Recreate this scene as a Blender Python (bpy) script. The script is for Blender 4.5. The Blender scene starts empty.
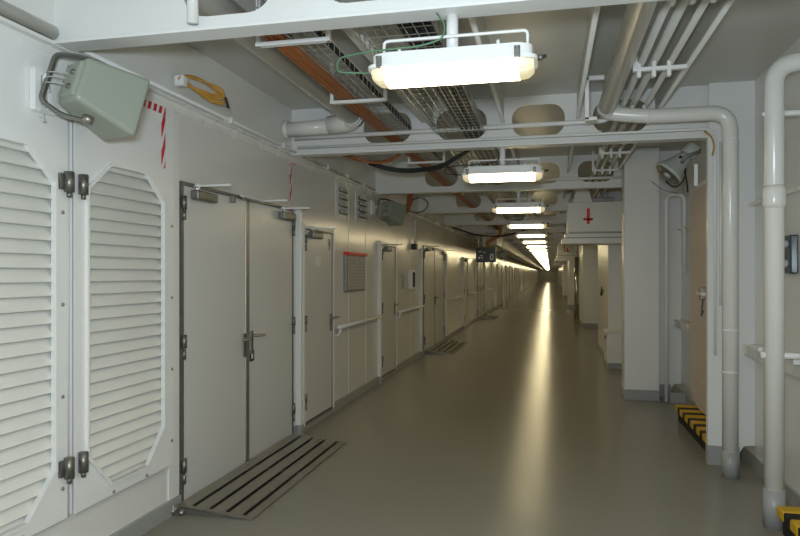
import bpy, bmesh, math, random
from mathutils import Vector, Matrix
random.seed(7)
PI = math.pi
SC = bpy.context.scene
COL = SC.collection

# ------------------------------------------------------------------ sizes of the place (metres)
XL, XR = -2.38, 1.60          # left and right bulkheads
ZC = 3.10                     # deckhead
ZB = 2.66                     # underside of the deck beams
CAMZ = 1.55
YB, YE = -2.6, 142.0           # ends of the passage
SP = 3.05                     # frame spacing
BY = [2.77 + SP * k for k in range(45)]
TH = math.atan(150 / 655.0)
ORD = ['nearest', 'second', 'third', 'fourth', 'fifth', 'sixth', 'seventh', 'eighth', 'ninth', 'tenth']

# ------------------------------------------------------------------ materials
def mat(name, col, rough=0.5, metal=0.0, spec=0.5, coat=0.0, noise=0.0, nscale=3.0, bump=0.0, bscale=60.0,
        emit=None, estr=0.0, rnoise=0.0):
    m = bpy.data.materials.new(name); m.use_nodes = True
    nt = m.node_tree; N = nt.nodes; L = nt.links
    b = N['Principled BSDF']
    b.inputs['Base Color'].default_value = (*col, 1)
    b.inputs['Roughness'].default_value = rough
    b.inputs['Metallic'].default_value = metal
    b.inputs['Specular IOR Level'].default_value = spec
    b.inputs['Coat Weight'].default_value = coat
    tc = N.new('ShaderNodeTexCoord')
    if noise or rnoise:
        n = N.new('ShaderNodeTexNoise'); n.inputs['Scale'].default_value = nscale; n.inputs['Detail'].default_value = 4
        L.new(tc.outputs['Object'], n.inputs['Vector'])
    if noise:
        mx = N.new('ShaderNodeMixRGB'); mx.blend_type = 'MIX'
        mx.inputs[1].default_value = (*[c * (1 - noise) for c in col], 1)
        mx.inputs[2].default_value = (*[min(1, c * (1 + noise)) for c in col], 1)
        L.new(n.outputs['Fac'], mx.inputs[0]); L.new(mx.outputs[0], b.inputs['Base Color'])
    if rnoise:
        mr = N.new('ShaderNodeMapRange')
        mr.inputs[1].default_value = 0.3; mr.inputs[2].default_value = 0.7
        mr.inputs[3].default_value = max(0.02, rough - rnoise); mr.inputs[4].default_value = rough + rnoise
        L.new(n.outputs['Fac'], mr.inputs[0]); L.new(mr.outputs[0], b.inputs['Roughness'])
    if bump:
        n2 = N.new('ShaderNodeTexNoise'); n2.inputs['Scale'].default_value = bscale; n2.inputs['Detail'].default_value = 2
        L.new(tc.outputs['Object'], n2.inputs['Vector'])
        bp = N.new('ShaderNodeBump'); bp.inputs['Strength'].default_value = bump; bp.inputs['Distance'].default_value = 0.01
        L.new(n2.outputs['Fac'], bp.inputs['Height']); L.new(bp.outputs[0], b.inputs['Normal'])
    if emit:
        b.inputs['Emission Color'].default_value = (*emit, 1)
        b.inputs['Emission Strength'].default_value = estr
    return m

M = dict(
    paint=mat('white_enamel', (.80, .80, .765), .27, noise=.02, nscale=1.5, bump=.05, bscale=9, rnoise=.05),
    wall=mat('wall_enamel', (.75, .745, .705), .21, noise=.02, nscale=.8, bump=.06, bscale=2.0, rnoise=.03),
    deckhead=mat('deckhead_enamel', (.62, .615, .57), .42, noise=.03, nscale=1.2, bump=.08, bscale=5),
    beam=mat('beam_enamel', (.80, .80, .775), .34, noise=.02, nscale=2, bump=.05, bscale=20),
    pipe=mat('pipe_enamel', (.78, .775, .73), .24, noise=.02, nscale=4, bump=.05, bscale=30),
    slat=mat('slat_enamel', (.74, .735, .68), .40, noise=.03, nscale=5),
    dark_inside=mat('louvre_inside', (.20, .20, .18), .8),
    door=mat('door_panel', (.66, .655, .63), .30, noise=.02, nscale=1.2, bump=.05, bscale=3),
    baseboard=mat('skirting_grey', (.34, .345, .335), .35, noise=.04, nscale=4),
    steel=mat('brushed_steel', (.40, .37, .32), .42, metal=.85, noise=.15, nscale=12),
    steel_dark=mat('dull_steel', (.24, .235, .21), .45, metal=.75, noise=.2, nscale=20),
    chrome=mat('polished_steel', (.62, .62, .62), .18, metal=1.0),
    hinge=mat('hinge_steel', (.22, .215, .19), .4, metal=.8, noise=.2, nscale=30),
    box_green=mat('grey_green_enamel', (.31, .335, .275), .38, noise=.03, nscale=6),
    horn=mat('horn_grey', (.47, .49, .45), .42),
    black=mat('black_rubber', (.015, .015, .016), .5),
    orange=mat('orange_sheath', (.36, .125, .035), .45, noise=.25, nscale=25),
    yellow_cord=mat('ochre_cord', (.50, .26, .04), .45, noise=.2, nscale=30),
    green=mat('green_earth_wire', (.10, .22, .12), .5),
    wire=mat('galvanised_wire', (.42, .42, .39), .4, metal=.6),
    yellow=mat('hazard_yellow', (.62, .37, .012), .6, noise=.12, nscale=20),
    hazblack=mat('hazard_black', (.012, .011, .010), .7),
    pink=mat('primer_beige', (.66, .56, .49), .5, noise=.03, nscale=3),
    rust=mat('rust', (.45, .13, .02), .8, noise=.3, nscale=40),
    red=mat('sign_red', (.78, .025, .02), .45),
    white=mat('sign_white', (.8, .8, .78), .45),
    paper=mat('paper_grey', (.46, .46, .43), .6, noise=.12, nscale=30),
    signface=mat('black_sign_face', (.012, .016, .012), .3),
    glass_dark=mat('smoked_cover', (.03, .05, .05), .15),
    diffuser=mat('lit_diffuser', (.85, .83, .70), .4, emit=(1.0, .83, .48), estr=19.5),
    lamp_end=mat('diffuser_end', (.72, .68, .50), .35, emit=(1.0, .80, .42), estr=.45),  # weak emission stands in for lamp light fading towards the cover ends
)

# floor: glossy grey-beige epoxy
def floor_mat():
    m = mat('deck_epoxy', (.26, .245, .205), .215, noise=.04, nscale=.9)
    m.node_tree.nodes['Principled BSDF'].inputs['Specular IOR Level'].default_value = .10
    return m
M['floor'] = floor_mat()

# red and white barrier tape: diagonal bands along the strip
def tape_mat():
    m = mat('barrier_tape', (.8, .8, .8), .4)
    nt = m.node_tree; N = nt.nodes; L = nt.links
    tc = N.new('ShaderNodeTexCoord'); sp = N.new('ShaderNodeSeparateXYZ'); L.new(tc.outputs['Object'], sp.inputs[0])
    a = N.new('ShaderNodeMath'); a.operation = 'MULTIPLY_ADD'; a.inputs[1].default_value = -3.0
    L.new(sp.outputs['Y'], a.inputs[0]); L.new(sp.outputs['Z'], a.inputs[2])
    s = N.new('ShaderNodeMath'); s.operation = 'MULTIPLY'; s.inputs[1].default_value = 6.0; L.new(a.outputs[0], s.inputs[0])
    f = N.new('ShaderNodeMath'); f.operation = 'FRACT'; L.new(s.outputs[0], f.inputs[0])
    g = N.new('ShaderNodeMath'); g.operation = 'GREATER_THAN'; g.inputs[1].default_value = .45; L.new(f.outputs[0], g.inputs[0])
    mx = N.new('ShaderNodeMixRGB'); mx.inputs[1].default_value = (.75, .75, .75, 1); mx.inputs[2].default_value = (.55, .012, .015, 1)
    L.new(g.outputs[0], mx.inputs[0]); L.new(mx.outputs[0], N['Principled BSDF'].inputs['Base Color'])
    return m
M['tape'] = tape_mat()

# ------------------------------------------------------------------ mesh helpers
class MB:
    """collects shapes; build() links them as one mesh object"""
    def __init__(self):
        self.bm = bmesh.new(); self.mats = []
    def mi(self, m):
        if m not in self.mats: self.mats.append(m)
        return self.mats.index(m)
    def merge(self, tb, m, T=None, smooth=False):
        if T is not None: bmesh.ops.transform(tb, matrix=T, verts=tb.verts)
        me = bpy.data.meshes.new('t'); tb.to_mesh(me); tb.free()
        n0 = len(self.bm.faces); self.bm.from_mesh(me); bpy.data.meshes.remove(me)
        self.bm.faces.ensure_lookup_table(); idx = self.mi(m)
        for f in self.bm.faces[n0:]:
            f.material_index = idx
            if smooth: f.smooth = True
    def box(self, lo, hi, m, bevel=0.0, T=None, seg=2):
        lo = Vector(lo); hi = Vector(hi)
        tb = bmesh.new(); bmesh.ops.create_cube(tb, size=1)
        S = hi - lo; c = (hi + lo) / 2
        for v in tb.verts: v.co = Vector((v.co.x * S.x, v.co.y * S.y, v.co.z * S.z)) + c
        if bevel:
            bmesh.ops.bevel(tb, geom=list(tb.edges), offset=min(bevel, .45 * min(abs(s) for s in S)), segments=seg, profile=.5, affect='EDGES')
        self.merge(tb, m, T); return self
    def tube(self, pts, r, m, seg=12, bend=0.0, T=None, caps=True):
        pts = [Vector(p) for p in pts]
        if bend and len(pts) > 2:
            out = [pts[0]]
            for i in range(1, len(pts) - 1):
                a, b, c = pts[i - 1], pts[i], pts[i + 1]
                u = (a - b); w = (c - b)
                k = min(bend, u.length * .49, w.length * .49)
                p0 = b + u.normalized() * k; p1 = b + w.normalized() * k
                for j in range(7):
                    t = j / 6
                    out.append(p0 * (1 - t) ** 2 + b * 2 * t * (1 - t) + p1 * t * t)
            out.append(pts[-1]); pts = out
        tb = bmesh.new(); rings = []
        d = (pts[1] - pts[0]).normalized()
        up = Vector((0, 0, 1)) if abs(d.z) < .9 else Vector((1, 0, 0))
        n = d.cross(up).normalized()
        for i, p in enumerate(pts):
            if i == 0: t = pts[1] - pts[0]
            elif i == len(pts) - 1: t = pts[-1] - pts[-2]
            else: t = (pts[i + 1] - pts[i]).normalized() + (pts[i] - pts[i - 1]).normalized()
            t.normalize(); n = (n - t * n.dot(t)).normalized(); b = t.cross(n)
            rings.append([tb.verts.new(p + (n * math.cos(2 * PI * k / seg) + b * math.sin(2 * PI * k / seg)) * r) for k in range(seg)])
        for A, B in zip(rings, rings[1:]):
            for k in range(seg): tb.faces.new((A[k], A[(k + 1) % seg], B[(k + 1) % seg], B[k]))
        if caps: tb.faces.new(list(reversed(rings[0]))); tb.faces.new(rings[-1])
        bmesh.ops.recalc_face_normals(tb, faces=tb.faces)
        self.merge(tb, m, T, smooth=seg > 5); return self
    def lathe(self, prof, m, seg=24, T=None):
        """prof: (radius, z) pairs, turned about z"""
        tb = bmesh.new(); rings = []
        for r, z in prof:
            rings.append([tb.verts.new((r * math.cos(2 * PI * k / seg), r * math.sin(2 * PI * k / seg), z)) for k in range(seg)])
        for A, B in zip(rings, rings[1:]):
            for k in range(seg): tb.faces.new((A[k], A[(k + 1) % seg], B[(k + 1) % seg], B[k]))
        tb.faces.new(list(reversed(rings[0]))); tb.faces.new(rings[-1])
        self.merge(tb, m, T, smooth=True); return self
    def hull(self, pts, m, bevel=0.0, T=None):
        tb = bmesh.new(); vs = [tb.verts.new(p) for p in pts]
        bmesh.ops.convex_hull(tb, input=vs)
        bmesh.ops.dissolve_limit(tb, angle_limit=.01, verts=tb.verts, edges=tb.edges)
        if bevel: bmesh.ops.bevel(tb, geom=list(tb.edges), offset=bevel, segments=3, profile=.5, affect='EDGES')
        self.merge(tb, m, T); return self
    def plate(self, loops, t, m, T=None):
        """flat plate of thickness t about z=0, first loop outline, the others holes (2D points)"""
        cu = bpy.data.curves.new('c', 'CURVE'); cu.dimensions = '2D'; cu.fill_mode = 'BOTH'; cu.extrude = t / 2
        for lp in loops:
            s = cu.splines.new('POLY'); s.points.add(len(lp) - 1)
            for i, p in enumerate(lp): s.points[i].co = (p[0], p[1], 0, 1)
            s.use_cyclic_u = True
        ob = bpy.data.objects.new('c', cu); COL.objects.link(ob)
        dg = bpy.context.evaluated_depsgraph_get(); dg.update()
        me = bpy.data.meshes.new_from_object(ob.evaluated_get(dg))
        tb = bmesh.new(); tb.from_mesh(me); bmesh.ops.remove_doubles(tb, verts=tb.verts, dist=1e-5)
        bmesh.ops.recalc_face_normals(tb, faces=tb.faces)
        bpy.data.objects.remove(ob); bpy.data.curves.remove(cu); bpy.data.meshes.remove(me)
        for f in tb.faces: f.smooth = False
        self.merge(tb, m, T); return self
    def build(self, name, parent=None, label=None):
        me = bpy.data.meshes.new(name); self.bm.to_mesh(me); self.bm.free()
        for f in me.polygons: pass
        for mm in self.mats: me.materials.append(mm)
        o = bpy.data.objects.new(name, me); COL.objects.link(o)
        if parent is not None:
            off = world_loc(parent)
            for v in me.vertices: v.co -= off
            o.parent = parent
        else:
            xs = [v.co.x for v in me.vertices]; ys = [v.co.y for v in me.vertices]; zs = [v.co.z for v in me.vertices]
            off = Vector(((min(xs) + max(xs)) / 2, (min(ys) + max(ys)) / 2, min(zs)))
            for v in me.vertices: v.co -= off
            o.location = off
        if label: o['label'] = label
        return o

def world_loc(o):
    v = Vector(o.location)
    while o.parent: o = o.parent; v += Vector(o.location)
    return v
def tag(o, label, cat, group=None, kind=None):
    o['label'] = label; o['category'] = cat
    if group: o['group'] = group
    if kind: o['kind'] = kind
    return o
def thing(name, loc, label, cat, group=None, kind=None):
    o = bpy.data.objects.new(name, None); COL.objects.link(o); o.location = loc; o.empty_display_size = .1
    return tag(o, label, cat, group, kind)
CH = {}
def copy_tree(o, parent=None):
    kids = [c for c in bpy.data.objects if c.parent == o]
    c = o.copy(); COL.objects.link(c)
    if parent is not None: c.parent = parent
    for k in kids: copy_tree(k, c)
    return c
def struct(name, mb, label, cat):
    return tag(mb.build(name), label, cat, kind='structure')
def rrect(x0, y0, x1, y1, r, n=5):
    out = []
    for cx, cy, a in ((x1 - r, y0 + r, -PI / 2), (x1 - r, y1 - r, 0), (x0 + r, y1 - r, PI / 2), (x0 + r, y0 + r, PI)):
        for i in range(n + 1):
            t = a + i / n * PI / 2; out.append((cx + r * math.cos(t), cy + r * math.sin(t)))
    return out
# plane mappings for plates: 2D (u, v) -> world
def onY(y):   # u = X, v = Z, thickness along Y
    return Matrix(((1, 0, 0, 0), (0, 0, -1, y), (0, 1, 0, 0), (0, 0, 0, 1)))
def onX(x):   # u = Y, v = Z, thickness along X
    return Matrix(((0, 0, 1, x), (1, 0, 0, 0), (0, 1, 0, 0), (0, 0, 0, 1)))
def onZ(z):
    return Matrix.Translation((0, 0, z))

# ------------------------------------------------------------------ room shell
mb = MB(); mb.box((XL - .1, YB, -.1), (XR + .1, YE, 0), M['floor']); struct('floor', mb, 'glossy grey beige epoxy deck running the length of the passage', 'floor')
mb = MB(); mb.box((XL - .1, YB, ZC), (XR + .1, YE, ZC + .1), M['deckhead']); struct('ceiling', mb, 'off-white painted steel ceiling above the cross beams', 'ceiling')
mb = MB(); mb.box((XL - .1, YB, 0), (XL, YE, ZC), M['wall'])
struct('wall_left', mb, 'long glossy off-white steel wall carrying the doors', 'wall')
mb = MB(); mb.box((XR, YB, 0), (XR + .1, YE, ZC), M['wall']); struct('wall_right', mb, 'off-white stiffened steel wall behind the pipes on the right', 'wall')
mb = MB(); mb.box((XL, YE, 0), (XR, YE + .1, ZC), M['wall']); struct('wall_end', mb, 'far end wall of the passage beyond the lights', 'wall')
mb = MB(); mb.box((XL, YB - .1, 0), (XR, YB, ZC), M['wall']); struct('wall_back', mb, 'wall closing the passage behind the viewer', 'wall')

# baseboards, broken at the doors
DOORS = []   # (y0, y1, ztop, zbot, leaves)
DOORS += [(3.90, 5.78, 2.14, .03, 2), (6.10, 6.93, 1.99, .07, 1), (9.13, 9.97, 1.96, .07, 1), (12.38, 14.80, 2.08, .05, 2),
          (18.35, 19.2, 1.97, .07, 1), (22.0, 23.9, 2.08, .05, 2), (27.3, 28.15, 1.97, .07, 1), (31.0, 32.9, 2.08, .05, 2),
          (36.5, 37.4, 1.97, .07, 1), (40.2, 42.0, 2.08, .05, 2), (46.0, 46.9, 1.97, .07, 1), (52.0, 53.9, 2.08, .05, 2), (61.0, 62.9, 2.08, .05, 2)]
mb = MB(); y = YB
for d in DOORS + [(YE, YE, 0, 0, 0)]:
    mb.box((XL, y, 0), (XL + .022, d[0] - .03, .10), M['baseboard']); y = d[1] + .03
    if d[2]: mb.box((XL, d[0] - .03, 0), (XL + .018, d[1] + .03, d[3] - .004), M['baseboard'])
struct('baseboard_left', mb, 'dark grey painted skirting along the left wall', 'skirting')
mb = MB(); mb.box((XR - .02, YB, 0), (XR, YE, .10), M['baseboard']); struct('baseboard_right', mb, 'dark grey painted skirting along the right wall', 'skirting')

# long stiffeners: ceiling bulb flats, wall ledges
for i, x in enumerate((-1.03, -.40, .23, .86)):
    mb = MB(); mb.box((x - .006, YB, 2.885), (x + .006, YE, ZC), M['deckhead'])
    mb.tube([(x, YB, 2.885), (x, YE, 2.885)], .016, M['deckhead'], seg=8)
    struct('trim_%d' % (i + 1), mb, 'long bulb-edged ceiling stiffener, ' + ['leftmost of four, by the wire trays', 'second from left, right of the lights', 'third from left, beside the fat ceiling pipe', 'rightmost of four'][i], 'stiffener')
for i, (z, dp, lab) in enumerate(((2.10, .05, 'upper weld stringer running along the right wall'), (.97, .085, 'lower steel ledge running along the right wall'))):
    mb = MB(); mb.box((XR - dp, YB, z - .012), (XR, YE, z + .012), M['paint'])
    if i: mb.box((XR - dp, YB, z - .07), (XR - dp + .01, YE, z - .012), M['paint'])
    struct('trim_%d' % (i + 5), mb, lab, 'stringer')
mb = MB(); mb.box((XL, YB, 2.655), (XL + .05, YE, 2.675), M['paint'], .004); mb.box((XL, YB, 2.600), (XL + .012, YE, 2.655), M['paint'])
struct('trim_7', mb, 'narrow steel ledge high along the left wall', 'ledge')

# deck beams with oval lightening holes
HX = (-1.45, -.77, -.10, .58)
def beam(yy, detail=True):
    b = MB()
    loops = [[(XL, ZB + .012), (XR, ZB + .012), (XR, ZC), (XL, ZC)]]
    for hx in HX: loops.append(rrect(hx - .225, 2.745, hx + .225, 3.02, .12 if detail else .08, 6 if detail else 2))
    b.plate(loops, .012, M['beam'], onY(yy))
    b.box((XL, yy - .065, ZB), (XR, yy + .065, ZB + .016), M['beam'], .003)
    return b
tn = 8
b0 = None
for k, yy in enumerate(BY):
    lab = ('%s cross beam from the viewer, with oval holes' % ORD[k]) if k < 8 else 'small far cross beam deep in the passage'
    if k in (0, 8) or k < 8:
        o = beam(yy, k < 8).build('trim_%d' % tn)
        if k == 8: b0 = o
    else:
        o = b0.copy(); COL.objects.link(o); o.name = 'trim_%d' % tn; o.location.y = b0.location.y + SP * (k - 8)
    tag(o, lab, 'beam', 'far cross beams' if k >= 8 else None, 'structure'); tn += 1

# left wall frame posts: one white post per beam (not the first, covered by louvre doors)
for k in range(1, 16):
    yy = BY[k] + .10
    b = MB()
    b.box((XL, yy - .02, .0), (XL + .055, yy + .03, 2.17 if k == 1 else 2.02), M['beam'], .006)
    b.box((XL, yy - .026, .0), (XL + .062, yy + .036, .10), M['baseboard'])
    tag(b.build('trim_%d' % tn), ('%s white wall post from the viewer on the left wall' % ORD[k - 1]) if k < 8 else 'thin white wall post far along the left wall', 'post', 'far wall posts' if k >= 8 else None, 'structure'); tn += 1

# right wall web frames (plate + flange)
for k in range(1, 14):
    yy = BY[k] - .06; x0 = 1.262 if k < 2 else 1.30
    if any(a - .1 < yy < b_ + .1 for a, b_ in ((11.6, 14.2), (19.4, 22.0), (31, 34), (43, 46))): continue
    b = MB()
    outline = [(x0, 0), (XR - .11, 0), (XR - .11, .11), (XR - .08, .16), (XR - .03, .17), (XR, .17), (XR, ZB + .44), (x0, ZB + .44)]
    b.plate([outline], .012, M['beam'], onY(yy))
    b.box((x0 - .012, yy - .01, 0), (x0, yy + .05, ZB + .0), M['beam'], .003)
    b.box((x0 - .016, yy - .02, 0), (XR - .115, yy + .055, .155), M['baseboard'], .003)
    tag(b.build('trim_%d' % tn), ('%s web frame standing off the right wall' % {1: 'nearest', 2: 'second'}.get(k, ORD[min(k - 1, 9)])) if k < 4 else 'far web frame on the right wall', 'frame', None if k < 4 else 'far web frames', 'structure'); tn += 1

# box pillar and casings on the right
def casing(x0, y0, y1, lab, x1=XR, z1=ZC, m='beam'):
    global tn
    b = MB(); b.box((x0, y0, 0), (x1, y1, z1), M[m], .012)
    b.box((x0 - .008, y0 - .008, 0), (x1, y1 + .008, .13), M['baseboard'], .004)
    struct('trim_%d' % tn, b, lab, 'casing'); tn += 1
casing(.89, 8.47, 8.76, 'wide white box pillar with grey foot, nearest pillar on the right', x1=1.30, z1=ZC)
casing(.97, 11.75, 14.2, 'tall white casing behind the low white locker on the right')
casing(.92, 19.5, 22.0, 'beige-lit casing beyond the box pillar on the right')
casing(.86, 31, 34, 'far casing past the steel pillar on the right')
casing(.84, 44, 47, 'farthest casing on the right side')

# ------------------------------------------------------------------ doors
def hinge_mb(yc, zc, s=1.0, x=XL):
    b = MB(); b.tube([(x + .030, yc, zc - .01), (x + .030, yc, zc + .075 * s)], .017 * s, M['hinge'], 10)
    b.tube([(x + .030, yc, zc - .085 * s), (x + .030, yc, zc - .018)], .013 * s, M['hinge'], 10)
    b.box((x + .012, yc - .012, zc - .015), (x + .022, yc + .05 * s, zc + .075 * s), M['hinge'], .002)
    return b
def closer(root, y0, z, L=.26, arm=True, armdir=1):
    b = MB(); b.box((XL + .02, y0, z - .07), (XL + .085, y0 + L, z - .005), M['steel_dark'], .012)
    b.tube([(XL + .05, y0 + .04, z - .01), (XL + .05, y0 + .04, z + .02)], .014, M['chrome'], 10)
    c = b.build('door_closer', root)
    if arm:
        a = MB(); a.box((XL + .03, y0 + .03, z + .018), (XL + .30, y0 + .055, z + .032), M['white'], .004)
        a.tube([(XL + .05, y0 + .045, z + .0), (XL + .05, y0 + .045, z + .04)], .018, M['white'], 10)
        a.build('closer_arm', c)
    return c
def handle(root, y, z, dirn):
    b = MB(); b.box((XL + .018, y - .022, z - .13), (XL + .028, y + .022, z + .06), M['hinge'], .004)
    b.tube([(XL + .02, y, z + .02), (XL + .075, y, z + .02), (XL + .08, y + .13 * dirn, z + .018)], .011, M['steel'], 8, bend=.03)
    return b.build('handle', root)
dlab = ['grey double door with steel edges and handles beside the louvre doors', 'single grey door directly behind the first white wall post',
        'narrow-looking grey door beyond the fire plan board', 'steel-edged double door with a small slotted ramp, mid passage']
for i, (y0, y1, zt, zb, nl) in enumerate(DOORS):
    lab = dlab[i] if i < 4 else '%s door along the left wall, %s leaf' % (ORD[i] if i < 10 else ('eleventh', 'twelfth', 'thirteenth')[i - 10], 'double' if nl == 2 else 'single')
    root = thing('door_%d' % (i + 1), (XL, (y0 + y1) / 2, zb), lab, 'door', kind='structure')
    b = MB(); fm = M['steel_dark'] if nl == 2 else M['steel_dark']
    w = .022 if nl == 2 else .012
    b.box((XL, y0 - w, zt), (XL + .022, y1 + w, zt + w), fm)
    b.box((XL, y0 - w, zb), (XL + .022, y0, zt), fm); b.box((XL, y1, zb), (XL + .022, y1 + w, zt), fm)
    b.box((XL, y0 - w, zb - .02), (XL + .026, y1 + w, zb), M['steel_dark'])
    if nl == 1:   # white outer frame
        for a, c, e, f in ((y0 - .06, y0 - w, zb - .02, zt + .05), (y1 + w, y1 + .05, zb - .02, zt + .05), (y0 - w, y1 + w, zt + w, zt + .05)):
            b.box((XL, a, e), (XL + .03, c, f), M['beam'])
    b.build('frame', root)
    ym = (y0 + y1) / 2
    leaves = [(y0 + .004, y1 - .004)] if nl == 1 else [(y0 + .004, ym - .02), (ym + .02, y1 - .004)]
    for a, c in leaves:
        b = MB(); b.box((XL, a, zb + .006), (XL + .016, c, zt - .005), M['door'], .003)
        b.build('leaf', root)
    if nl == 2:
        b = MB(); b.box((XL, ym - .032, zb + .004), (XL + .022, ym + .032, zt), M['steel'], .004)
        b.build('meeting_strip', root, 'vertical steel strip between the two leaves')
    if i < 6:
        hz = ((zt - .15, 1.07, zb + .22) if nl == 2 else (zt - .13, 1.06, zb + .22))
        for z in hz: hinge_mb(y0 - .01, z).build('hinge', root)
        if nl == 2:
            for z in hz: hinge_mb(y1 + .0, z).build('hinge', root)
        if nl == 2:
            handle(root, ym - .06, 1.02, -1); handle(root, ym + .07, 1.03, 1)
            closer(root, y0 + .08, zt - .02, .27); closer(root, y1 - .33, zt - .03, .27)
            b = MB(); b.box((XL + .018, ym - .30, zt - .05), (XL + .05, ym - .26, zt), M['steel_dark'], .004)
            b.build('door_stop', root)
        else:
            handle(root, y1 - .06, 1.05, 1); closer(root, y0 + .09, zt - .01, .28)
    else:
        handle(root, (ym + .07) if nl == 2 else (y1 - .06), 1.03, 1)
    if i == 0:
        b = MB(); b.box((XL + .016, ym + .045, .84), (XL + .0185, ym + .125, .93), M['black']); b.box((XL + .0185, ym + .07, .86), (XL + .0195, ym + .10, .905), M['white'])
        b.build('sticker', root, 'small black sticker with a white mark under the right handle')
        b = MB(); b.box((XL + .05, ym - .16, zt - .012), (XL + .07, ym + .20, zt + .006), M['steel'], .003)
        b.box((XL + .04, ym + .20, zt + .008), (XL + .27, ym + .225, zt + .022), M['white'], .003); b.box((XL + .04, ym - .17, zt + .008), (XL + .06, ym + .2, zt + .022), M['white'], .003)
        b.build('coordinator_arm', root, 'white and steel arm above the middle of the door')
    if i == 1:
        b = MB(); b.box((XL + .016, 6.42, 1.63), (XL + .019, 6.48, 1.73), M['white']); b.box((XL + .016, 6.50, 1.63), (XL + .019, 6.55, 1.73), M['white'])
        b.box((XL + .016, 6.80, 1.80), (XL + .019, 6.88, 1.93), M['paper']); b.box((XL + .019, 6.825, 1.85), (XL + .0195, 6.855, 1.90), M['black'])
        b.build('sticker', root, 'small pale stickers on the upper part of the leaf')

# ------------------------------------------------------------------ louvre doors (two, hinged back to back)
def louvre(y0, y1, oy0, oy1, hy, lab):
    root = thing('louvre_door', (XL, (y0 + y1) / 2, .32), lab, 'louvre door', 'white louvre doors')
    z0, z1 = .345, 2.595
    o = [(oy0, .61), (oy0 + .18, .42), (oy1 - .17, .42), (oy1, .61), (oy1, 1.985), (oy1 - .17, 2.135), (oy0 + .18, 2.135), (oy0, 1.985)]
    f = MB(); f.plate([[(y0, z0), (y1, z0), (y1, z1), (y0, z1)], o], .012, M['beam'], onX(XL + .052))
    cy, cz = (oy0 + oy1) / 2, 1.275
    o2 = [(cy + (p[0] - cy) * 1.045, cz + (p[1] - cz) * 1.018) for p in o]
    f.plate([o2, o], .016, M['beam'], onX(XL + .066))
    for a, c in ((y0, y0 + .012), (y1 - .012, y1)): f.box((XL + .002, a, z0), (XL + .050, c, z1), M['beam'])
    f.box((XL + .002, y0 + .012, z0), (XL + .050, y1 - .012, z0 + .012), M['beam'])
    f.box((XL + .002, y0 + .012, z1 - .012), (XL + .050, y1 - .012, z1), M['beam'])
    f.build('frame', root)
    s = MB()
    n = 27; p = 1.79 / n
    for i in range(n):
        z = .39 + p * i
        T = Matrix.Translation((XL + .030, 0, z + .03)) @ Matrix.Rotation(math.radians(-32), 4, 'Y')
        s.box((-.004, oy0 - .03, -.043), (.004, oy1 + .03, .043), M['slat'], .0, T)
    s.build('slats', root, 'row of tilted cream white slats')
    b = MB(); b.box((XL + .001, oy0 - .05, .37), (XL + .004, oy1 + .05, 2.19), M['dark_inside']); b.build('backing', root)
    for z in (2.0, .60):
        h = MB()
        h.tube([(XL + .085, hy, z - .05), (XL + .085, hy, z + .05)], .024, M['hinge'], 12)
        h.tube([(XL + .085, hy, z - .075), (XL + .085, hy, z - .05)], .012, M['hinge'], 10)
        s_ = 1 if hy < (y0 + y1) / 2 else -1
        h.box((XL + .058, min(hy, hy + s_ * .045), z - .04), (XL + .075, max(hy, hy + s_ * .045), z + .04), M['hinge'], .003)
        h.build('hinge', root)
    k = MB()
    ry = y1 - .035
    for z in (.5, .95, 1.4, 1.85): k.tube([(XL + .058, ry, z), (XL + .064, ry, z)], .009, M['steel'], 8)
    for yy in (y0 + .3, y0 + .6): k.tube([(XL + .058, yy, .36), (XL + .064, yy, .36)], .009, M['steel'], 8)
    k.build('screws', root)
    return root
louvre(2.835, 3.735, 2.93, 3.60, 2.865, 'white louvre door beside the grey double door, right one of the pair')
louvre(1.90, 2.785, 2.00, 2.69, 2.765, 'white louvre door at the left edge of the view, nearest of the pair')

# post between louvres and the first double door corner
mb = MB(); mb.box((XL, 3.74, .1), (XL + .012, 3.865, 2.595), M['beam'], .008)
struct('trim_%d' % tn, mb, 'white frame strip between louvre door and double door', 'frame'); tn += 1
mb = MB(); mb.tube([(XL + .03, 2.81, .34), (XL + .03, 2.81, 2.59)], .014, M['beam'], 8)
struct('trim_%d' % tn, mb, 'white strip between the two louvre doors', 'frame'); tn += 1

# ------------------------------------------------------------------ slotted threshold ramps
def ramp(y0, y1, lab):
    root = thing('threshold_ramp', (XL + .3, (y0 + y1) / 2, 0), lab, 'ramp', 'slotted steel door ramps')
    xa, xb = XL + .035, XL + .56; za, zb = .055, .008
    ang = math.atan2(za - zb, xb - xa); L = math.hypot(xb - xa, za - zb)
    loops = [[(0, y0), (L, y0), (L, y1), (0, y1)]]
    for j in range(4):
        u = .085 + j * .118
        loops.append([(u, y0 + .03), (u + .030, y0 + .03), (u + .030, y1 - .03), (u, y1 - .03)])
    T = Matrix.Translation((xa, 0, za)) @ Matrix.Rotation(ang, 4, 'Y')
    b = MB(); b.plate(loops, .010, M['steel'], T); b.build('plate', root)
    b = MB()
    for yy in (y0, (y0 + y1) / 2, y1 - .01):
        b.hull([(xa, yy, .001), (xb - .05, yy, .001), (xb - .03, yy, .005), (xa, yy, .045), (xa, yy + .01, .001), (xb - .05, yy + .01, .001), (xb - .03, yy + .01, .005), (xa, yy + .01, .045)], M['steel_dark'])
    b.box((xa, y0 + .012, .001), (xb - .06, y1 - .012, .003), M['black'])
    b.build('support_rib', root)
    b = MB(); b.tube([(xa - .01, y0 - .05, .03), (xa - .01, y0 + .02, .03)], .014, M['steel'], 8); b.tube([(xa - .01, y0 - .03, .001), (xa - .01, y0 - .03, .07)], .008, M['steel'], 8)
    b.tube([(xa + .04, y0 - .03, .01), (xa + .04, y0 + .0, .03)], .016, M['steel'], 8)
    b.build('bolt', root)
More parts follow.
